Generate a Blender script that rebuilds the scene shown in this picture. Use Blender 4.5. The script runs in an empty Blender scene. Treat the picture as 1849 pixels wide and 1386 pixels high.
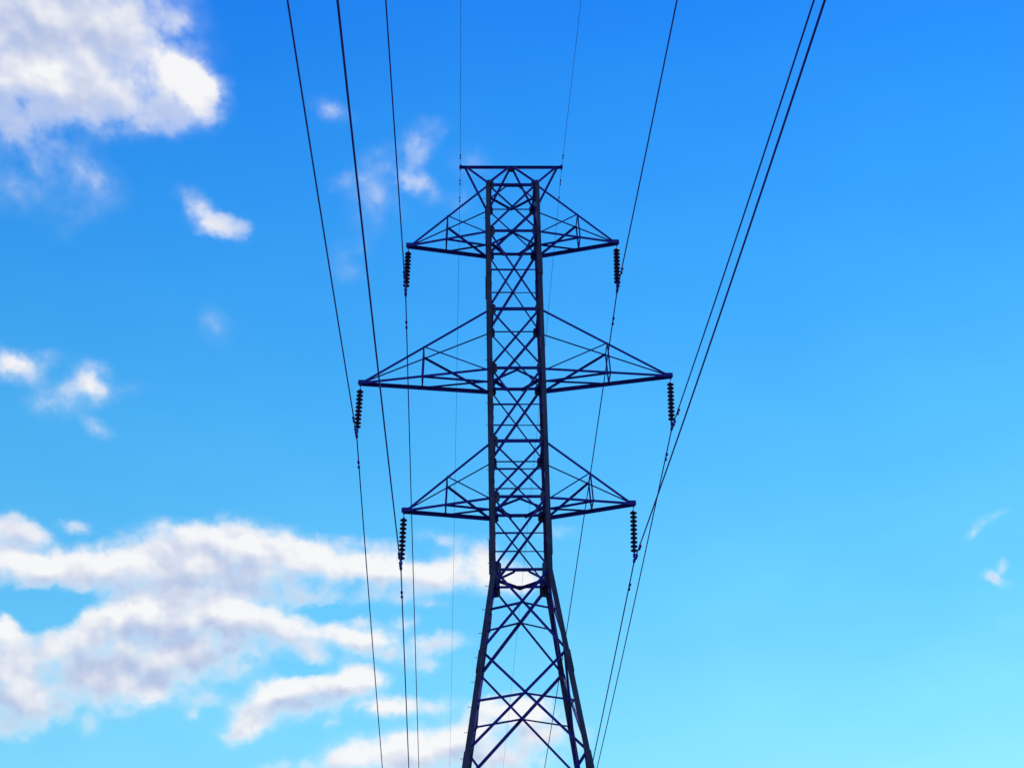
import bpy, bmesh, math, random
from mathutils import Vector, Matrix
random.seed(4)
SC = bpy.context.scene
COL = SC.collection

# measured dimensions of the place, metres; the ground is z = 0, the line runs along y
P = {"cx": -2.56934, "cy": -58.03355, "cz": 1.65, "yaw": 0.04145, "pitch": 0.47403, "roll": -0.02245, "f": 3049.40185, "T": 40.02135, "A1b": 37.82434, "A2t": 34.23652, "A2b": 31.6406, "A3t": 28.55528, "A3b": 26.29314, "W": 23.44203, "L1": 20.2386, "L2": 16.5304, "ww": 1.02909, "wl": 2.03412, "a1": 4.19892, "a2": 5.99455, "a3": 4.27291, "pk": 2.09935, "pz": 41.53305, "il": 2.34872, "s1": 0.10268, "s2": -0.12293, "k": 0.00051, "gs1": 0.09818, "gs2": -0.10936, "gk": 0.0004, "dr": 0.98023, "la1": 0.00319, "la2": -0.00764, "sw": -0.09652, "sy": -0.17618, "dzl1": -0.08639, "dzr1": 0.06528, "dzl2": -0.09771, "dzr2": 0.16762, "dzl3": -0.08502, "dzr3": 0.14745}

# ---------------------------------------------------------------- camera
def basis():
    cy, sy = math.cos(P['yaw']), math.sin(P['yaw'])
    cp, sp = math.cos(P['pitch']), math.sin(P['pitch'])
    f = Vector((sy*cp, cy*cp, sp)); r = Vector((cy, -sy, 0)); u = r.cross(f)
    cr, sr = math.cos(P['roll']), math.sin(P['roll'])
    return f, cr*r + sr*u, -sr*r + cr*u
F, R, U = basis()
cam_d = bpy.data.cameras.new('camera')
cam = bpy.data.objects.new('camera', cam_d); COL.objects.link(cam)
m = Matrix((R, U, -F)).transposed().to_4x4(); m.translation = Vector((P['cx'], P['cy'], P['cz']))
cam.matrix_world = m
cam_d.sensor_width = 36; cam_d.lens = P['f']/1849*36
cam_d.clip_start = .1; cam_d.clip_end = 20000
SC.camera = cam
SC.cycles.max_bounces = 4; SC.cycles.diffuse_bounces = 2; SC.cycles.glossy_bounces = 2
SC.render.resolution_x, SC.render.resolution_y = 1024, 767
SC.view_settings.view_transform = 'Standard'; SC.view_settings.look = 'None'
SC.view_settings.exposure = 0; SC.view_settings.gamma = 1

# ---------------------------------------------------------------- sky and sun
SUN_EL, SUN_AZ = 56, 42            # azimuth from +y towards +x
W = bpy.data.worlds.new('World'); SC.world = W; W.use_nodes = True
nt = W.node_tree; N = nt.nodes; L = nt.links
bg = N['Background']

class G:
    """tiny helper for writing node maths"""
    def __init__(s, tree): s.t = tree
    def put(s, sock, v):
        if isinstance(v, (int, float)): sock.default_value = v
        elif isinstance(v, (tuple, list)): sock.default_value = v
        else: s.t.links.new(v, sock)
    def m(s, op, *a, clamp=False):
        n = s.t.nodes.new('ShaderNodeMath'); n.operation = op; n.use_clamp = clamp
        for i, v in enumerate(a): s.put(n.inputs[i], v)
        return n.outputs[0]
    def v(s, op, *a):
        n = s.t.nodes.new('ShaderNodeVectorMath'); n.operation = op
        for i, x in enumerate(a): s.put(n.inputs[i] if op != 'SCALE' or i == 0 else n.inputs['Scale'], x)
        return n.outputs[0]
    def noise(s, vec, scale, detail=4, rough=.5, col=False, dist=0.):
        n = s.t.nodes.new('ShaderNodeTexNoise'); s.put(n.inputs['Vector'], vec)
        n.inputs['Scale'].default_value = scale; n.inputs['Detail'].default_value = detail
        n.inputs['Roughness'].default_value = rough; n.inputs['Distortion'].default_value = dist
        return n.outputs['Color'] if col else n.outputs[0]
    def smooth(s, x, lo, hi, a=0., b=1.):
        n = s.t.nodes.new('ShaderNodeMapRange'); n.interpolation_type = 'SMOOTHSTEP'
        s.put(n.inputs[0], x); s.put(n.inputs[1], lo); s.put(n.inputs[2], hi); s.put(n.inputs[3], a); s.put(n.inputs[4], b)
        return n.outputs[0]
    def mix(s, f, a, b):
        n = s.t.nodes.new('ShaderNodeMix'); n.data_type = 'RGBA'
        s.put(n.inputs[0], f); s.put(n.inputs[6], a); s.put(n.inputs[7], b)
        return n.outputs[2]

g = G(nt)
sky = N.new('ShaderNodeTexSky'); sky.sky_type = 'NISHITA'; sky.sun_disc = False
sky.sun_elevation = math.radians(SUN_EL); sky.sun_rotation = math.radians(SUN_AZ)
sky.dust_density = 0; sky.ozone_density = 3
# colour rendering of that sky: a smooth log-quadratic gain per channel over elevation, a slight tilt over azimuth
tc = N.new('ShaderNodeTexCoord')
sx = N.new('ShaderNodeSeparateXYZ'); L.new(tc.outputs['Generated'], sx.inputs[0])
azr = g.m('ARCTAN2', sx.outputs[0], sx.outputs[1]); elr = g.m('ARCSINE', sx.outputs[2])
eld = g.m('SUBTRACT', g.m('MINIMUM', g.m('MAXIMUM', g.m('MULTIPLY', elr, 180/math.pi), 6.), 48.), 27.)
azd = g.m('SUBTRACT', g.m('MINIMUM', g.m('MAXIMUM', g.m('MULTIPLY', azr, 180/math.pi), -24.), 24.), 11.)
sep = N.new('ShaderNodeSeparateColor'); L.new(sky.outputs[0], sep.inputs[0])
veil = g.m('SUBTRACT', g.noise(g.v('MULTIPLY', tc.outputs['Generated'], (1, 1, 2.2)), 7., 4, .55), .5)
def gain(ch, c2, c1, c0, t, vl, top):
    q = g.m('MULTIPLY_ADD', g.m('MULTIPLY_ADD', eld, c2, c1), eld, c0)
    q = g.m('ADD', g.m('MULTIPLY_ADD', azd, t, q), g.m('MULTIPLY', veil, vl))
    return g.m('MINIMUM', g.m('MULTIPLY', ch, g.m('EXPONENT', q)), top/.1)
cmb = N.new('ShaderNodeCombineColor')
L.new(gain(sep.outputs[0], -0.00094, -0.08230, -0.87, 0.00331, 0.42, 0.75), cmb.inputs[0])
L.new(gain(sep.outputs[1], -0.00074, -0.02259, 0.432, 0.00069, 0.18, 0.95), cmb.inputs[1])
L.new(gain(sep.outputs[2], -.00018, .009, .605, 0., 0., 1.05), cmb.inputs[2])
skycol = cmb.outputs[0]

# clouds: places in the sky as azimuth and elevation in degrees, radii, tilt, strength
K = 1.8788
CL = [(-17.526, 38.055, 3.6, 1.9, 0, 1.0), (-15.303, 37.851, 1.9, 1.5, 0, 0.7), (-13.253, 38.288, 0.85, 1.0, -30, 0.5), (-11.183, 36.902, 0.95, 0.66, -25, 1.1), (-10.345, 36.35, 0.75, 0.75, 0, 0.7), (-16.126, 36.136, 2.3, 0.95, 0, 0.8), (-13.033, 35.718, 1.9, 0.7, 0, 0.45), (-11.496, 35.699, 1.1, 0.55, 0, 0.35), (-17.382, 34.703, 1.5, 0.7, 0, 0.4), (-11.258, 38.595, 0.35, 0.45, -30, 0.45), (-14.009, 33.255, 1.05, 0.7, -25, 0.2), (-16.342, 33.415, 1.82, 1.26, -20, 0.132), (-16.814, 32.448, 0.98, 0.7, 20, 0.14), (-14.682, 31.996, 1.26, 0.7, 30, 0.1), (-15.391, 34.081, 1.68, 0.7, 0, 0.1), (-10.361, 33.126, 0.616, 0.392, -20, 0.136), (-9.771, 32.568, 0.552, 0.384, -42, 0.36), (-9.158, 32.192, 0.744, 0.36, -8, 0.551), (-8.381, 32.172, 0.408, 0.288, 15, 0.406), (-4.815, 36.314, 0.728, 0.364, -15, 0.2), (-1.261, 35.219, 0.532, 0.84, -35, 0.22), (-1.476, 34.054, 0.9, 0.384, -30, 0.36), (-2.916, 33.38, 0.98, 1.26, -20, 0.144), (-3.957, 31.309, 0.84, 0.84, -30, 0.132), (-0.466, 35.905, 0.56, 0.392, 30, 0.12), (1.006, 34.708, 0.84, 0.56, 0, 0.132), (-3.825, 34.002, 0.84, 0.42, 10, 0.16), (0.429, 33.415, 0.56, 0.56, 20, 0.12), (-2.724, 34.77, 0.98, 0.56, 20, 0.132), (-16.007, 26.927, 1.26, 0.456, 8, 0.406), (-15.568, 26.576, 0.98, 0.336, -12, 0.14), (-14.553, 26.937, 0.476, 0.252, 20, -0.1), (-13.368, 26.65, 0.624, 0.552, 25, 0.464), (-14.182, 26.171, 1.12, 0.644, 25, 0.2), (-12.954, 25.257, 0.7, 0.336, -25, 0.2), (-12.201, 26.569, 0.84, 0.392, 10, 0.12), (-8.933, 28.842, 0.7, 0.77, 40, 0.132), (-14.673, 25.703, 0.84, 0.56, 0, 0.12), (-15.199, 21.541, 0.95, 0.36, -12, 0.62), (-13.297, 21.875, 0.5, 0.2, -8, 0.48), (-15.527, 21.908, 0.6, 0.3, 0, 0.35), (-15.367, 20.666, 1.2, 0.7, -20, 0.7), (-14.036, 20.412, 1.6, 0.5, 0, 0.8), (-12.17, 20.541, 1.6, 0.58, 5, 0.95), (-9.742, 21.226, 1.5, 0.72, 5, 1.0), (-9.301, 21.797, 0.8, 0.4, 20, 0.5), (-7.226, 21.52, 1.5, 0.66, -5, 1.0), (-7.446, 21.917, 0.6, 0.28, 0, 0.4), (-5.04, 21.179, 1.4, 0.5, -12, 0.8), (-2.654, 20.958, 1.3, 0.44, 0, 0.95), (-0.463, 20.665, 1.0, 0.4, 0, 0.7), (1.133, 20.781, 0.8, 0.52, 0, 0.7), (1.142, 21.431, 0.5, 0.34, 30, 0.45), (-0.262, 21.853, 0.8, 0.3, -10, 0.35), (-3.268, 21.711, 1.2, 0.24, 0, 0.35), (-9.273, 20.154, 2.3, 0.6, 0, 0.55), (-4.797, 19.968, 1.5, 0.36, 0, 0.5), (-7.141, 20.054, 1.5, 0.4, 0, 0.45), (-1.849, 20.149, 1.2, 0.3, 0, 0.35), (2.326, 20.519, 0.9, 0.4, 0, 0.7), (-0.759, 19.816, 0.5, 0.18, 0, 0.4), (-14.258, 19.143, 1.1, 0.42, 8, -0.8), (-13.694, 19.862, 0.6, 0.26, 0, -0.2), (-9.307, 20.608, 2.0, 0.62, 0, 0.9), (-10.008, 19.756, 2.2, 0.45, 0, 0.5), (-6.788, 20.707, 1.7, 0.55, 0, 0.75), (-12.829, 19.633, 0.6, 0.22, 15, -0.4), (0.138, 21.256, 0.9, 0.4, 15, 0.4), (-4.199, 19.666, 1.2, 0.26, -6, -0.35), (-4.86, 16.472, 1.4, 0.44, 14, 0.5), (-3.539, 16.937, 0.9, 0.4, 5, 0.5), (-7.605, 18.128, 1.6, 0.5, 0, 0.5), (-4.9, 17.556, 1.1, 0.26, -8, -0.3), (-8.866, 17.186, 1.1, 0.4, 0, 0.3), (-12.695, 18.351, 1.1, 0.7, 35, 0.8), (-10.702, 18.998, 1.7, 0.72, 5, 1.0), (-8.051, 19.147, 1.9, 0.66, -5, 1.0), (-5.714, 18.632, 1.5, 0.5, -22, 0.8), (-9.863, 17.956, 2.2, 0.8, 0, 1.0), (-12.212, 17.22, 1.3, 0.9, -10, 0.9), (-10.886, 16.839, 1.3, 0.6, 10, 0.75), (-10.163, 17.048, 0.8, 0.36, 15, 0.5), (-3.39, 18.668, 1.4, 0.42, -8, 0.7), (-2.215, 18.218, 0.8, 0.3, 0, 0.5), (-0.462, 18.526, 0.8, 0.28, 0, 0.72), (-1.045, 17.852, 0.6, 0.3, 0, 0.35), (-3.21, 19.256, 0.6, 0.26, 0, 0.35), (-1.641, 19.228, 0.5, 0.26, 0, 0.3), (-8.633, 16.531, 0.9, 0.3, 0, 0.3), (-13.934, 17.919, 0.8, 0.46, 35, 0.5), (-15.349, 18.354, 0.6, 0.7, -20, 0.6), (-14.94, 17.236, 1.1, 0.8, -10, 0.9), (-14.636, 16.204, 1.3, 0.7, 0, 0.8), (-13.445, 15.973, 0.6, 0.38, 20, 0.5), (-14.719, 15.415, 0.9, 0.4, 0, 0.4), (-12.227, 15.542, 0.4, 0.36, 0, 0.28), (-6.003, 16.597, 1.2, 0.52, 25, 0.85), (-4.496, 16.964, 1.4, 0.42, 12, 0.85), (-3.163, 17.248, 0.7, 0.42, 0, 0.8), (-6.901, 15.755, 0.7, 0.34, 35, 0.7), (-7.261, 15.497, 0.6, 0.22, 0, 0.5), (-2.091, 16.345, 0.95, 0.3, 3, 0.7), (-4.082, 15.94, 0.3, 0.22, 40, 0.3), (-8.883, 16.113, 0.3, 0.2, 0, 0.28), (-1.03, 14.956, 2.1, 0.6, 5, 0.85), (-2.538, 14.603, 1.3, 0.4, 0, 0.7), (0.682, 15.388, 1.1, 0.5, 25, 0.75), (1.264, 16.101, 0.8, 0.4, 20, 0.5), (2.321, 16.172, 1.2, 0.42, 0, 0.85), (3.16, 15.34, 1.2, 0.5, 0, 0.6), (1.622, 14.654, 1.5, 0.5, 0, 0.7), (-4.784, 14.433, 1.4, 0.24, 0, 0.35), (-0.27, 16.391, 0.7, 0.36, 10, 0.36), (3.779, 22.12, 0.6, 0.24, 0, 0.25), (19.154, 21.312, 0.616, 0.182, 22, 0.22), (18.572, 20.984, 0.364, 0.182, 45, 0.22), (19.014, 19.451, 0.36, 0.168, -32, 0.58), (19.406, 19.801, 0.264, 0.168, 55, 0.348), (19.559, 19.28, 0.336, 0.196, 0, 0.14), (19.443, 18.043, 0.84, 0.56, 0, 0.08)]
SPOT = [(-16.292, 36.505, 1.5, 0.5, 5, 0.8), (-11.237, 36.987, 0.9, 0.7, -30, 1.0), (-10.336, 36.26, 0.6, 0.5, 0, 0.8), (-12.677, 36.388, 0.8, 0.5, 0, 0.3), (-9.601, 32.343, 0.8, 0.4, -35, 0.5), (-13.309, 26.655, 0.5, 0.4, 0, 0.6), (-16.019, 27.017, 0.9, 0.28, 0, 0.6), (-14.606, 20.512, 1.5, 0.4, 0, 0.8), (-11.44, 20.858, 1.8, 0.46, 0, 0.5), (-7.433, 21.696, 1.5, 0.4, -8, 0.6), (-2.656, 21.069, 1.3, 0.4, 0, 1.0), (-5.049, 21.4, 1.2, 0.4, -12, 0.6), (-0.463, 20.777, 0.9, 0.34, 0, 0.9), (1.333, 20.778, 0.7, 0.5, 0, 0.7), (-11.297, 19.328, 1.5, 0.34, 12, 0.7), (-7.504, 19.64, 1.6, 0.3, -8, 0.7), (-13.428, 18.307, 0.6, 0.4, 45, 0.6), (-4.956, 19.012, 1.1, 0.26, -25, 0.5), (-2.22, 18.584, 1.6, 0.3, 0, 0.6), (-10.384, 16.362, 0.9, 0.3, 20, 0.9), (-14.531, 16.823, 0.7, 0.3, -20, 0.3), (-15.281, 18.536, 0.4, 0.6, 0, 0.7), (-6.017, 16.903, 1.3, 0.36, 25, 0.8), (-3.356, 17.301, 0.9, 0.4, 0, 0.9), (-6.899, 15.719, 0.6, 0.3, 30, 0.8), (-2.187, 16.399, 0.9, 0.28, 0, 0.8), (-1.412, 15.227, 2.0, 0.4, 5, 0.8), (2.323, 16.262, 1.4, 0.5, 0, 1.0), (2.327, 20.575, 0.9, 0.3, 0, 1.0), (-2.916, 14.656, 1.2, 0.34, 0, 0.6)]  # sunlit patches painted into the cloud colour, listed the same way
az = g.m('MULTIPLY', azr, 180/math.pi/K)
cu = g.m('MULTIPLY', az, g.m('COSINE', elr))
cvv = g.m('MULTIPLY', elr, 180/math.pi/K)
cx = N.new('ShaderNodeCombineXYZ'); L.new(cu, cx.inputs[0]); L.new(cvv, cx.inputs[1])
p0 = cx.outputs[0]

grp = bpy.data.node_groups.new('cloud_field', 'ShaderNodeTree')
grp.interface.new_socket('P', in_out='INPUT', socket_type='NodeSocketVector')
grp.interface.new_socket('D', in_out='OUTPUT', socket_type='NodeSocketFloat')
gi = grp.nodes.new('NodeGroupInput'); go = grp.nodes.new('NodeGroupOutput')
h = G(grp)
pv = gi.outputs[0]
w1 = h.v('SCALE', h.v('SUBTRACT', h.noise(pv, 1.1, 2, .5, True), (.5, .5, .5)), .26)
w2 = h.v('SCALE', h.v('SUBTRACT', h.noise(pv, 3.6, 3, .55, True), (.5, .5, .5)), .20)
w3 = h.v('SCALE', h.v('SUBTRACT', h.noise(pv, 10., 3, .55, True), (.5, .5, .5)), .085)
pw = h.v('MULTIPLY', h.v('ADD', pv, h.v('ADD', w1, h.v('ADD', w2, w3))), (1, 1, 0))
def blobs(h, vec, items, gain_):
    acc = None
    for (a_, e_, rx, ry, rot, amp) in items:
        mp = h.t.nodes.new('ShaderNodeMapping'); mp.vector_type = 'TEXTURE'
        h.t.links.new(vec, mp.inputs[0])
        mp.inputs[1].default_value = (a_*math.cos(math.radians(e_))/K, e_/K, 0)
        mp.inputs[2].default_value = (0, 0, math.radians(rot)); mp.inputs[3].default_value = (rx*1.2, ry*1.2, 1)
        gr = h.t.nodes.new('ShaderNodeTexGradient'); gr.gradient_type = 'QUADRATIC_SPHERE'
        h.t.links.new(mp.outputs[0], gr.inputs[0])
        x = h.m('MULTIPLY', gr.outputs[1], gr.outputs[1])     # a 2-norm: overlaps do not pile up
        acc = h.m('MULTIPLY_ADD', x, (amp*gain_)**2, acc if acc else 0.)
    return h.m('SQRT', acc)
acc = h.m('SUBTRACT', blobs(h, pw, [c for c in CL if c[5] > 0], 2.6), blobs(h, pw, [c[:5] + (-c[5],) for c in CL if c[5] < 0], 1.9))
acc = h.m('MAXIMUM', acc, 0.)
soft = h.m('DIVIDE', acc, h.m('MULTIPLY_ADD', acc, .45, 1.))          # soft limit
n1 = h.noise(pv, 1.7, 5, .5, dist=.3); n2 = h.noise(pv, 4.6, 4, .5)
nn = h.m('ADD', h.m('MULTIPLY', h.m('SUBTRACT', n1, .5), 1.15), h.m('MULTIPLY', h.m('SUBTRACT', n2, .5), .30))
vo = grp.nodes.new('ShaderNodeTexVoronoi'); vo.voronoi_dimensions = '2D'; vo.feature = 'SMOOTH_F1'; vo.inputs['Scale'].default_value = 2.1; vo.normalize = True
vo.inputs['Detail'].default_value = 2.5; vo.inputs['Roughness'].default_value = .5; vo.inputs['Smoothness'].default_value = .55
grp.links.new(h.v('ADD', pv, h.v('SCALE', w2, 1.2)), vo.inputs['Vector'])
nn = h.m('ADD', nn, h.m('MULTIPLY', h.m('SUBTRACT', .33, vo.outputs['Distance']), .8))
amt = h.smooth(soft, .0, .55)
dens = h.m('MULTIPLY_ADD', nn, amt, soft)
grp.links.new(dens, go.inputs[0])
n = N.new('ShaderNodeGroup'); n.node_tree = grp; L.new(p0, n.inputs[0]); d0 = n.outputs[0]
# relief: the large masses only, compared with themselves a step towards the sun
rel = bpy.data.node_groups.new('cloud_relief', 'ShaderNodeTree')
rel.interface.new_socket('P', in_out='INPUT', socket_type='NodeSocketVector')
rel.interface.new_socket('D', in_out='OUTPUT', socket_type='NodeSocketFloat')
ri = rel.nodes.new('NodeGroupInput'); ro = rel.nodes.new('NodeGroupOutput'); q = G(rel); rv = ri.outputs[0]
rw = q.v('SCALE', q.v('SUBTRACT', q.noise(rv, 1.1, 2, .5, True), (.5, .5, .5)), .26)
ra = blobs(q, q.v('MULTIPLY', q.v('ADD', rv, rw), (1, 1, 0)), [c for c in CL if c[2]*c[3] > .28 and c[5] >= .6], 2.35)
rs = q.m('DIVIDE', ra, q.m('MULTIPLY_ADD', ra, .45, 1.))
rn = q.m('MULTIPLY', q.m('SUBTRACT', q.noise(rv, 1.9, 2, .45), .5), 1.5)
rel.links.new(q.m('MULTIPLY_ADD', rn, q.smooth(rs, .0, .55), rs), ro.inputs[0])
def relief(p):
    n = N.new('ShaderNodeGroup'); n.node_tree = rel; L.new(p, n.inputs[0]); return n.outputs[0]
slope = g.m('SUBTRACT', relief(p0), relief(g.v('ADD', p0, (.10, .26, 0))))
wob = g.v('SCALE', g.v('SUBTRACT', g.noise(p0, 2.2, 4, .55, True), (.5, .5, .5)), .6)
spot = blobs(g, g.v('MULTIPLY', g.v('ADD', p0, wob), (1, 1, 0)), SPOT, 1.5)
puff = g.m('SUBTRACT', g.noise(p0, 2.6, 3, .45), .5)
lit = g.m('ADD', g.m('ADD', g.smooth(slope, -.45, 1.0), g.m('MULTIPLY', spot, .8)), g.m('MULTIPLY', puff, .20), clamp=True)
alpha = g.smooth(d0, .05, g.m('MULTIPLY_ADD', lit, -.50, 1.25))
thick = g.smooth(d0, .35, 1.15)
shade = g.m('MULTIPLY', thick, g.m('SUBTRACT', 1., lit), clamp=True)
ccol = g.mix(shade, (9.5, 9.45, 9.5, 1), (4.7, 5.5, 7.8, 1))
final = g.mix(g.m('MULTIPLY', alpha, .97), skycol, ccol)
L.new(final, bg.inputs[0]); bg.inputs[1].default_value = .1
W.cycles.sampling_method = 'MANUAL'; W.cycles.sample_map_resolution = 256

sd = bpy.data.lights.new('sun', 'SUN'); sd.energy = 3.2; sd.angle = math.radians(.53); sd.color = (1, .95, .87)
so = bpy.data.objects.new('sun', sd); COL.objects.link(so)
e_, a_ = math.radians(SUN_EL), math.radians(SUN_AZ)
so.rotation_euler = (-Vector((math.sin(a_)*math.cos(e_), math.cos(a_)*math.cos(e_), math.sin(e_)))).to_track_quat('-Z', 'Y').to_euler()
so.location = (40, 40, 80)

# ---------------------------------------------------------------- materials
def material(name, c1, c2, metallic, rough, scale, bump=0., spec=.5):
    mt = bpy.data.materials.new(name); mt.use_nodes = True
    t = mt.node_tree; k = G(t); b = t.nodes['Principled BSDF']
    tcn = t.nodes.new('ShaderNodeTexCoord'); v = tcn.outputs['Object']
    n1 = k.noise(v, scale, 5, .6); n2 = k.noise(v, scale*9, 3, .6)
    f = k.smooth(k.m('ADD', k.m('MULTIPLY', n1, .7), k.m('MULTIPLY', n2, .3)), .36, .64)
    t.links.new(k.mix(f, (*c1, 1), (*c2, 1)), b.inputs['Base Color'])
    b.inputs['Metallic'].default_value = metallic; b.inputs['Specular IOR Level'].default_value = spec
    t.links.new(k.m('MULTIPLY_ADD', n2, .25, rough-.12), b.inputs['Roughness'])
    if bump:
        bn = t.nodes.new('ShaderNodeBump'); bn.inputs['Strength'].default_value = bump; bn.inputs['Distance'].default_value = .004
        t.links.new(n2, bn.inputs['Height']); t.links.new(bn.outputs[0], b.inputs['Normal'])
    return mt
STEEL = material('navy_tinted_steel', (.020, .012, .23), (.042, .027, .35), 0., .62, 1.7, .3, .15)  # blue cast over galvanised steel put into its base colour
LEGSTEEL = material('dark_leg_steel', (.045, .036, .075), (.085, .065, .14), 0., .62, 1.3, .3, .15)
CABLE = material('dark_cable', (.014, .008, .34), (.024, .013, .45), 0., .6, 3., 0., .15)
PORCELAIN = material('glazed_porcelain', (.022, .012, .10), (.035, .02, .15), 0., .42, 6., 0., .3)
CONCRETE = material('concrete', (.28, .27, .25), (.38, .37, .35), 0., .9, 2., .5)
GRASS = material('grass', (.035, .06, .018), (.09, .10, .04), 0., .95, .35, .6)

# ---------------------------------------------------------------- mesh helpers
def tag(o, label=None, cat=None, group=None, kind=None):
    if label: o['label'] = label
    if cat: o['category'] = cat
    if group: o['group'] = group
    if kind: o['kind'] = kind
    return o
def empty(name, loc):
    o = bpy.data.objects.new(name, None); o.location = loc; o.empty_display_size = .3; COL.objects.link(o); return o
def obj(name, bm, mat, parent=None):
    me = bpy.data.meshes.new(name)
    bmesh.ops.recalc_face_normals(bm, faces=bm.faces[:])
    bm.to_mesh(me); bm.free(); me.materials.append(mat)
    o = bpy.data.objects.new(name, me); COL.objects.link(o)
    if parent: o.parent = parent
    return o
_j = [0]
def jit():                      # tiny, always different, so that no two faces share a plane
    _j[0] += 1
    return ((_j[0]*37) % 101)/101*.006
def prism(bm, prof, p0, p1, ax, ay):
    """sweep a closed 2-D outline (in directions ax, ay) from p0 to p1"""
    a = [bm.verts.new(p0 + ax*x + ay*y) for x, y in prof]
    b = [bm.verts.new(p1 + ax*x + ay*y) for x, y in prof]
    n = len(prof)
    for i in range(n): bm.faces.new((a[i], a[(i+1) % n], b[(i+1) % n], b[i]))
    bm.faces.new(a); bm.faces.new(b[::-1])
def angle(bm, p0, p1, da, db, w, t=None, wb=None):
    """rolled steel angle from p0 to p1: heel on the line, flanges towards da and db"""
    p0, p1 = Vector(p0), Vector(p1); d = (p1-p0).normalized()
    ax = (Vector(da) - d*d.dot(Vector(da))).normalized()
    ay = Vector(db); ay = (ay - d*d.dot(ay) - ax*ax.dot(ay)).normalized()
    t = t or max(.010, w*.13); wb = wb or w
    prism(bm, [(0, 0), (w, 0), (w, t), (t, t), (t, wb), (0, wb)], p0, p1, ax, ay)
def member(name, parent, p0, p1, da, db, w, mat=None, off=(0, 0, 0), wb=None):
    o = Vector(off)
    bm = bmesh.new(); w *= 1.12
    angle(bm, Vector(p0)+o, Vector(p1)+o, da, db, w + jit()*.3, None, wb)
    return obj(name, bm, mat or STEEL, parent)
def box(bm, c, sx, sy, sz):
    v = bmesh.ops.create_cube(bm, size=1)['verts']
    bmesh.ops.scale(bm, vec=(sx, sy, sz), verts=v); bmesh.ops.translate(bm, vec=c, verts=v)
def tube(bm, pts, r, n=8):
    rings = []
    for i, p in enumerate(pts):
        p = Vector(p); d = (Vector(pts[min(i+1, len(pts)-1)]) - Vector(pts[max(i-1, 0)])).normalized()
        a = d.orthogonal().normalized() if abs(d.z) > .9 else d.cross(Vector((0, 0, 1))).normalized()
        b = d.cross(a)
        rr = r[i] if isinstance(r, (list, tuple)) else r
        rings.append([bm.verts.new(p + a*rr*math.cos(2*math.pi*k/n) + b*rr*math.sin(2*math.pi*k/n)) for k in range(n)])
    for q, s in zip(rings, rings[1:]):
        for k in range(n): bm.faces.new((q[k], q[(k+1) % n], s[(k+1) % n], s[k]))
    bm.faces.new(rings[0]); bm.faces.new(rings[-1][::-1])
def lathe(bm, prof, base, axis, n=20):
    axis = Vector(axis).normalized(); a = axis.orthogonal().normalized(); b = axis.cross(a); rings = []
    for r, hgt in prof:
        rings.append([bm.verts.new(Vector(base) + axis*hgt + (a*math.cos(2*math.pi*k/n) + b*math.sin(2*math.pi*k/n))*max(r, .0005)) for k in range(n)])
    for q, s in zip(rings, rings[1:]):
        for k in range(n): bm.faces.new((q[k], q[(k+1) % n], s[(k+1) % n], s[k]))
    bm.faces.new(rings[0]); bm.faces.new(rings[-1][::-1])
def smooth(o):
    for p in o.data.polygons: p.use_smooth = True
    return o

# ---------------------------------------------------------------- ground
bm = bmesh.new(); R0 = 9000; nseg = 24
rr = [0.01, 30, 90, 250, 700, 2000, R0]; rings = []
for r in rr:
    rings.append([bm.verts.new((r*math.cos(2*math.pi*k/nseg), r*math.sin(2*math.pi*k/nseg), 0)) for k in range(nseg)])
for q, s in zip(rings, rings[1:]):
    for k in range(nseg): bm.faces.new((q[k], q[(k+1) % nseg], s[(k+1) % nseg], s[k]))
tag(obj('ground', bm, GRASS), kind='structure')

# ---------------------------------------------------------------- tower
LEV = {k: P[k] for k in ('T', 'A1b', 'A2t', 'A2b', 'A3t', 'A3b', 'W', 'L1', 'L2')}
LEV['L3'] = 8.6; LEV['B'] = .35
SL = (P['wl']-P['ww'])/(P['W']-P['L2'])
def wid(z):
    if z >= P['W']: return 1 + (P['ww']-1)*(P['T']-z)/(P['T']-P['W'])
    return P['ww'] + SL*(P['W']-z)
DR = P['dr']
def node(z, sx, sy):
    w = wid(z); return Vector((sx*w, sy*w*DR, z))
tower = empty('transmission_tower', (0, 0, 0))
tag(tower, 'tall dark steel lattice tower with six crossarms carrying the power lines', 'pylon')

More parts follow.
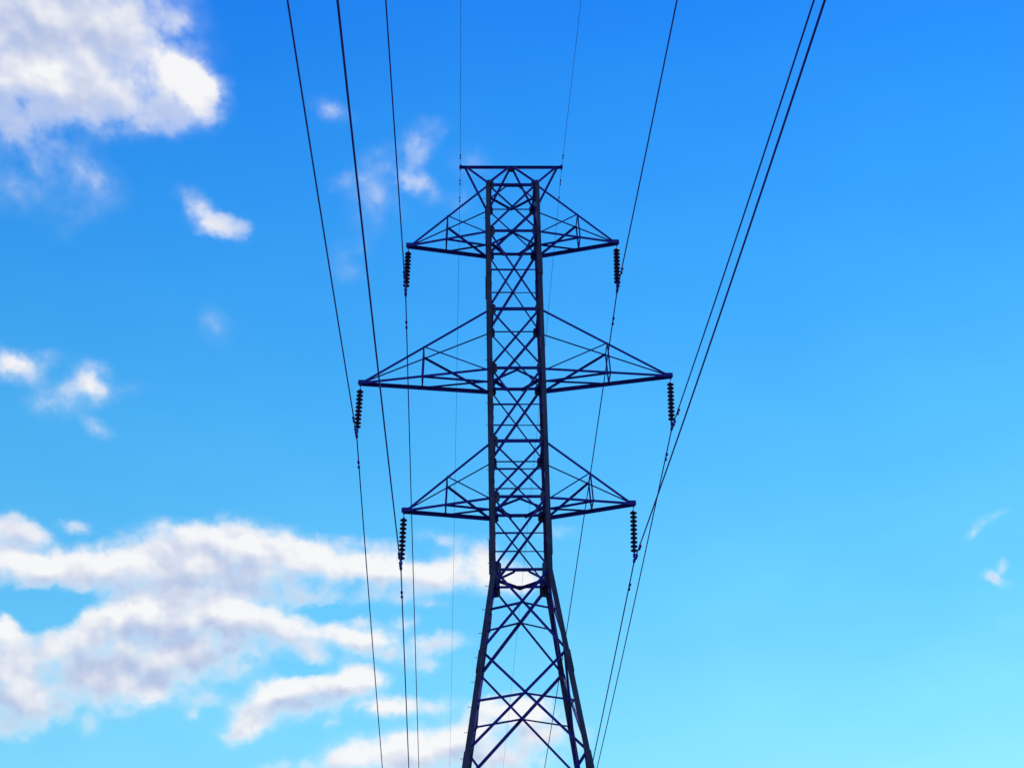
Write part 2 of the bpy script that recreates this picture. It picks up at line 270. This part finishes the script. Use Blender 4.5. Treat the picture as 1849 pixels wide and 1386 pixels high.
# legs: three stretches of rolled angle, splice plates over the joints, flanges along both faces
for sx in (-1, 1):
    for sy in (-1, 1):
        bm = bmesh.new()
        zs = [P['T']+.05, P['A1b']-1.2, P['A3t']+.3, P['W'], P['L1']-.1, P['L2']-.1, LEV['L3'], 0]
        ws = [.16, .165, .17, .185, .195, .205, .21]
        for i, w in enumerate(ws):
            lo = Vector((sx*.08, sy*.05, 0))
            angle(bm, node(zs[i], sx, sy)+lo, node(zs[i+1], sx, sy)+lo, (-sx, 0, 0), (0, -sy, 0), w, .022)
        leg = obj('leg', bm, LEGSTEEL, tower)
        for zc, ln in ((P['A1b']-1.55, .9), (P['A3b']-1.6, 1.3), (P['L1']-.35, .8), (P['L2']-.35, .8)):
            bm = bmesh.new(); o = Vector((sx*.104, sy*.074, 0))
            angle(bm, node(zc+ln/2, sx, sy)+o, node(zc-ln/2, sx, sy)+o, (-sx, 0, 0), (0, -sy, 0), .2, .022)
            obj('splice_plate', bm, LEGSTEEL, leg)
        if sx < 0 and sy < 0:                       # climbing bolts on one leg only
            z = 3.; k = 0
            while z < P['T']-.5:
                q = node(z, sx, sy) + Vector((-.08, -.05, 0)); bm = bmesh.new()
                dirv = Vector((-1, 0, 0)) if k % 2 else Vector((0, -1, 0))
                c = q + (Vector((0, .06, 0)) if k % 2 else Vector((.06, 0, 0))) + dirv*.005
                tube(bm, [c, c+dirv*.10, c+dirv*.101, c+dirv*.112], [.010, .010, .017, .017], 6)
                obj('step_bolt', bm, LEGSTEEL, leg); z += .46; k += 1
        bm = bmesh.new(); c = node(0, sx, sy)
        lathe(bm, [(.55, -.6), (.55, .18), (.5, .24), (.0, .25)], (c.x, c.y, 0), (0, 0, 1), 24)
        obj('concrete_footing', bm, CONCRETE, tower)

FACES = []                                          # (corner a, corner b, outward normal)
for s in (-1, 1):
    FACES.append(((-1, s), (1, s), Vector((0, s, 0))))
    FACES.append(((s, -s), (s, s), Vector((s, 0, 0))))
seq = ['T', 'A1b', 'A2t', 'A2b', 'A3t', 'A3b', 'W', 'L1', 'L2', 'L3', 'B']
def cross_z(zt, zb):
    wt, wb = wid(zt), wid(zb); return zt + (zb-zt)*wt/(wt+wb)
for (ca, cb, nrm) in FACES:
    front = abs(nrm.y) > .5
    for i in range(len(seq)-1):
        zt, zb = LEV[seq[i]], LEV[seq[i+1]]
        big = i >= 6
        a0, b0, a1, b1 = node(zt, *ca), node(zt, *cb), node(zb, *ca), node(zb, *cb)
        inn = -nrm
        w1, w2 = (.09, .075) if big else (.082, .052)
        up = Vector((0, 0, 1))
        rt = (b0-a0).normalized()
        def trim(p, q, e=.05): d = (q-p).normalized(); return p+d*e, q-d*e
        p, q = trim(b0, a1, 0.); member('diagonal_brace', tower, p, q, up, nrm, w1, off=inn*(.03+jit()))
        p, q = trim(a0, b1, 0.); member('diagonal_brace', tower, p, q, up, inn, w2, off=inn*(.045+jit()))
        # main horizontals at the frames
        if seq[i] in ('T', 'A1b', 'A2t', 'A2b', 'A3t', 'A3b', 'W'):
            hw = {'T': .085, 'A1b': .075, 'A2t': .09, 'A2b': .08, 'A3t': .09, 'A3b': .08, 'W': .075}[seq[i]]
            if nrm.y > 0: hw = {'T': .05, 'A1b': .11, 'A2t': .05, 'A2b': .11, 'A3t': .05, 'A3b': .11, 'W': .09}[seq[i]]
            p, q = trim(a0, b0, -.03); member('horizontal_brace', tower, p, q, up, inn, hw, off=inn*(.06+jit()))
        # redundant members at the crossings
        zc = cross_z(zt, zb); C = (node(zc, *ca)+node(zc, *cb))/2
        if seq[i] in ('A1b', 'A2b', 'A3t', 'A3b') or big:
            zr = (zt+zb)/2 if big else zc
            for k, cc in enumerate((ca, cb)):
                w = (.065, .05)[k] if big else (.05, .032)[k]
                member('redundant_brace', tower, C, node(zr, *cc), up, inn, w, off=inn*(.075+jit()))
    # gusset plates: in the plane of the face at both legs
    for lv in ('T', 'A1b', 'A2t', 'A2b', 'A3t', 'A3b', 'W', 'L1', 'L2'):
        for cc, sgn in ((ca, 1), (cb, -1)):
            if not front and lv in ('L1', 'L2'): continue
            c = node(LEV[lv], *cc); rt = (node(LEV[lv], *cb)-node(LEV[lv], *ca)).normalized()*sgn
            sz = {'T': .25, 'A1b': .26, 'A2t': .25, 'A2b': .26, 'A3t': .25, 'A3b': .28, 'W': .30, 'L1': .13, 'L2': .13}[lv]
            hh = {'W': .33, 'L1': .16, 'L2': .16}.get(lv, .22)
            bm = bmesh.new(); o = -nrm*(.024+jit())
            up2 = (node(LEV[lv]+.5, *cc)-c).normalized()
            prof = [(-.04, -hh*1.1), (sz*.72, -hh), (sz, -hh*.62), (sz*.96, hh*.7), (sz*.7, hh), (-.04, hh*1.05)]
            a = [bm.verts.new(c + o + rt*x + up2*y) for x, y in prof]
            b = [bm.verts.new(c + o - nrm*.012 + rt*x + up2*y) for x, y in prof]
            n = len(prof); bm.faces.new(a); bm.faces.new(b[::-1])
            for k in range(n): bm.faces.new((a[k], a[(k+1) % n], b[(k+1) % n], b[k]))
            obj('gusset_plate', bm, LEGSTEEL, tower)
# plan bracing: a diamond between the middles of the four horizontals
for lv in ('T', 'A1b', 'A2b', 'A3b', 'W'):
    z = LEV[lv]+.02; w = wid(z)-.1
    mids = [Vector((0, -w*DR, z)), Vector((w, 0, z)), Vector((0, w*DR, z)), Vector((-w, 0, z))]
    for k in range(4):
        a, b = mids[k].copy(), mids[(k+1) % 4].copy()
        flat = 0 if lv in ('T', 'W') else 2          # on this face the two braces meet a wide plate, apart from each other
        if k == flat: a.x += .26 if b.x > a.x else -.26
        if (k+1) % 4 == flat: b.x += .26 if a.x > b.x else -.26
        inw = (-(a+b)/2); inw.z = 0
        member('plan_brace', tower, a, b, inw, (0, 0, -1), .088 if lv != 'T' else .066, off=(0, 0, -.01-jit()))
        if k != flat: continue
        out = mids[k].copy(); out.z = 0; out.normalize(); al = Vector((-out.y, out.x, 0)); c = mids[k] + Vector((0, 0, -.012-jit()))
        bm = bmesh.new(); prof = [(-.42, .06), (.42, .06), (.27, -.10), (-.27, -.10)]
        p = [bm.verts.new(c + al*x + out*y) for x, y in prof]; q = [bm.verts.new(c + al*x + out*y - Vector((0, 0, .01))) for x, y in prof]
        bm.faces.new(p); bm.faces.new(q[::-1])
        for n in range(4): bm.faces.new((p[n], p[(n+1) % 4], q[(n+1) % 4], q[n]))
        obj('plan_gusset', bm, STEEL, tower)
# crossarms: two lower chords, two upper ties, posts, diagonals, floor bracing, a plate at the tip
ARM = {1: ('T', 'A1b'), 2: ('A2t', 'A2b'), 3: ('A3t', 'A3b')}
TIP = {}
for i, (lt, lb) in ARM.items():
    for s in (-1, 1):
        tip = Vector((s*P['a%d' % i], 0, P[lb]+P['dz%s%d' % ('l' if s < 0 else 'r', i)])); TIP[i, s] = tip
        arm = empty('cross_arm', tip); arm.parent = tower
        inv = Matrix.Translation(-tip)
        def mem(name, p0, p1, da, db, w, wb=None, off=(0, 0, 0)):
            o = member(name, arm, p0, p1, da, db, w, off=off, wb=wb); o.data.transform(inv); return o
        frac = .52
        mids = {}
        for sy in (-1, 1):
            top, bot = node(P[lt], s, sy), node(P[lb], s, sy)
            ty = Vector((0, sy*.05, 0))
            big = .12 if sy > 0 else .088
            mem('lower_chord', bot, tip+ty, (0, 0, -1), (0, -sy, 0), big, big*.9)
            mem('upper_chord', top, tip+ty+Vector((-s*.12, 0, .05)), (0, 0, -1), (0, -sy, 0), .082 if sy < 0 else .036)
            cb = bot.lerp(tip+ty, frac); ct = top.lerp(tip+ty+Vector((-s*.12, 0, .05)), frac)
            mids[sy] = (ct, cb)
            mem('arm_post', ct, cb, (s, 0, 0), (0, -sy, 0), .045 if sy < 0 else .055, off=(0, -sy*(.012+jit()), 0))
            mem('arm_diagonal', ct, bot.lerp(tip, .03), (0, 0, -1), (0, -sy, 0), .042 if sy < 0 else .068, off=(0, -sy*(.024+jit()), 0))
            side = Vector((s*(wid(P[lb])-.02), 0, P[lb]-.03))
            mem('floor_brace', cb, side, (0, -sy, 0), (0, 0, -1), .085 if sy < 0 else .05, off=(0, 0, -.015-jit()))
        mem('cross_strut', mids[-1][1], mids[1][1], (s, 0, 0), (0, 0, -1), .045, off=(0, 0, -.03))
        mem('cross_strut', mids[-1][0], mids[1][0], (s, 0, 0), (0, 0, -1), .04, off=(0, 0, -.03))
        bm = bmesh.new()
        for y in (-.075, .075):
            box(bm, Vector((-s*.06, y, 0)), .30, .014, .14)
        box(bm, Vector((s*.085, 0, -.015)), .035, .13, .13)
        box(bm, Vector((s*.02, 0, -.12)), .07, .02, .1)
        obj('tip_plate', bm, STEEL, arm)

# peak with the beam for the two shield wires
peak = empty('peak_frame', (0, 0, P['pz'])); peak.parent = tower
inv = Matrix.Translation(-Vector((0, 0, P['pz'])))
def pm(name, p0, p1, da, db, w, off=(0, 0, 0)):
    o = member(name, peak, p0, p1, da, db, w, off=off); o.data.transform(inv)
pz = P['pz']
for y in (-1, 1):
    pm('peak_beam', (-P['pk'], y*.012, pz), (P['pk'], y*.012, pz), (0, 0, -1), (0, y, 0), .075)
for s in (-1, 1):
    for sy in (-1, 1):
        q = node(P['T'], s, sy) + Vector((0, 0, .03))
        pm('peak_brace', (s*(P['pk']-.22), sy*.03, pz-.05), q, (0, 0, 1), (0, sy, 0), .072 if sy < 0 else .06)
        pm('peak_brace', (s*.06, sy*.035, pz-.06), q + Vector((-s*.05, 0, 0)), (0, 0, 1), (0, sy, 0), .08 if sy < 0 else .06)
bm = bmesh.new(); box(bm, (0, 0, -.12), .3, .016, .26); box(bm, (0, 0, -.15), .16, .16, .06); obj('peak_gusset', bm, LEGSTEEL, peak)
for s in (-1, 1):
    bm = bmesh.new(); box(bm, (s*(P['pk']-.02), 0, 0), .1, .1, .13); obj('beam_end_plate', bm, STEEL, peak)

# ---------------------------------------------------------------- insulator strings
NAMES = {1: 'top', 2: 'long middle', 3: 'lowest'}
SIDE = {-1: 'cloudy', 1: 'clear-sky'}
def make_string():
    root = empty('insulator_string', (0, 0, 0))
    bm = bmesh.new()                                 # shackle and ball link, from the arm down
    tube(bm, [(0, 0, -.10), (0, 0, -.30)], .014, 8)
    tube(bm, [(0, .03, -.14), (0, .0, -.20), (0, -.03, -.14)], .012, 6)
    obj('hanger_link', bm, CABLE, root)
    n, top, pitch = 10, -.33, .172
    for k in range(n):
        bm = bmesh.new(); z = top - k*pitch
        prof = [(.0, .0), (.042, .0), (.052, -.02), (.052, -.055), (.075, -.062), (.128, -.088), (.134, -.1), (.126, -.108), (.108, -.098),
                (.1, -.115), (.085, -.1), (.07, -.118), (.05, -.104), (.022, -.11), (.016, -.172), (0, -.172)]
        lathe(bm, prof, (0, 0, z), (0, 0, 1), 24)
        smooth(obj('insulator_disc', bm, PORCELAIN, root))
    bm = bmesh.new(); z = top-n*pitch
    tube(bm, [(0, 0, z+.02), (0, 0, z-.06), (0, 0, z-.07), (0, 0, z-.2)], [.03, .03, .055, .05], 10)
    obj('socket_eye', bm, CABLE, root)
    return root, z-.2
proto, zlow = make_string()
LEN = P['il']
def place(root, tip, swing):
    """hang the string from the tip towards the clamp"""
    d = Vector((swing[0], swing[1], -LEN)).normalized()
    root.rotation_mode = 'QUATERNION'; root.rotation_quaternion = Vector((0, 0, -1)).rotation_difference(d)
    root.location = tip
    return root
CLAMP = {}
first = True
for i in (1, 2, 3):
    for s in (-1, 1):
        tip = TIP[i, s]; sw = (P['sw'], P['sy'])
        if first: r = proto; first = False
        else:
            r = proto.copy(); COL.objects.link(r)
            for ch in list(proto.children):
                c = ch.copy(); COL.objects.link(c); c.parent = r
        place(r, tip, sw)
        tag(r, 'string of ten dark discs hanging from the %s crossarm on the %s side' % (NAMES[i], SIDE[s]), 'insulator', 'insulator strings under the crossarms')
        CLAMP[i, s] = tip + Vector((sw[0], sw[1], -LEN))

# ---------------------------------------------------------------- conductors and shield wires
def zspan(y, a, b, k):
    return (-a*abs(y) if y < 0 else b*abs(y)) + k*y*y
def damper(parent, pts_at, y, sc=1.):
    """dumbbell vibration damper clamped under the wire"""
    p = pts_at(y); q = pts_at(y+.05); d = (q-p).normalized(); dn = Vector((0, 0, -1))
    b = bmesh.new(); c = p + dn*.085*sc
    tube(b, [p+Vector((0, 0, .03)), p+dn*.05*sc, c], [.03*sc, .026*sc, .02*sc], 8)
    tube(b, [c-d*.2*sc, c+d*.2*sc], .008, 6)
    for e in (-1, 1):
        tube(b, [c+d*e*.11*sc, c+d*e*.13*sc, c+d*e*.25*sc, c+d*e*.28*sc], [.03*sc, .05*sc, .045*sc, .02*sc], 10)
    return obj('vibration_damper', b, CABLE, parent)
def wire(name, at, r, near, far):
    ys = [-near + (near-.0)*(t/140) for t in range(141)] + [far*(t/150)**1.3 for t in range(1, 151)]
    b = bmesh.new(); tube(b, [at(y) for y in ys], r, 7)
    return smooth(obj(name, b, CABLE))
for i in (1, 2, 3):
    for s in (-1, 1):
        c0 = CLAMP[i, s].copy()
        def at(y, c0=c0):
            lat = P['la1'] if y < 0 else P['la2']
            return Vector((c0.x+lat*y, c0.y+y, c0.z + zspan(y, P['s1'], P['s2'], P['k'])))
        w = wire('conductor_wire', at, .0235, 175, 320)
        tag(w, 'dark power line clamped under the %s crossarm on the %s side' % (NAMES[i], SIDE[s]), 'power line', 'conductors of the power line')
        b = bmesh.new()                              # armour rods and boat-shaped clamp
        tube(b, [at(-.75), at(-.72), at(-.3), at(0), at(.3), at(.72), at(.75)], [.016, .022, .023, .023, .023, .022, .016], 8)
        tube(b, [at(-.22), at(-.15), at(0), at(.15), at(.22)], [.028, .045, .06, .045, .028], 10)
        obj('suspension_clamp', b, CABLE, w)
        damper(w, at, -1.95); damper(w, at, -.72); damper(w, at, 1.95)
for s in (-1, 1):
    c0 = Vector((s*P['pk'], 0, P['pz']-.16))
    def at(y, c0=c0):
        lat = P['la1'] if y < 0 else P['la2']
        return Vector((c0.x+lat*y, y, c0.z + .16 + zspan(y, P['gs1'], P['gs2'], P['gk'])))
    w = wire('shield_wire', at, .0074, 175, 320)
    tag(w, 'thin wire held at the %s end of the topmost beam' % SIDE[s], 'shield wire', 'shield wires over the tower top')
    b = bmesh.new()
    tube(b, [at(-.2), at(-.1), at(0), at(.1), at(.2)], [.02, .035, .05, .035, .02], 8)
    obj('wire_clamp', b, CABLE, w)
    damper(w, at, -.95, .62); damper(w, at, .9, .62); damper(w, at, 2.0, .62)
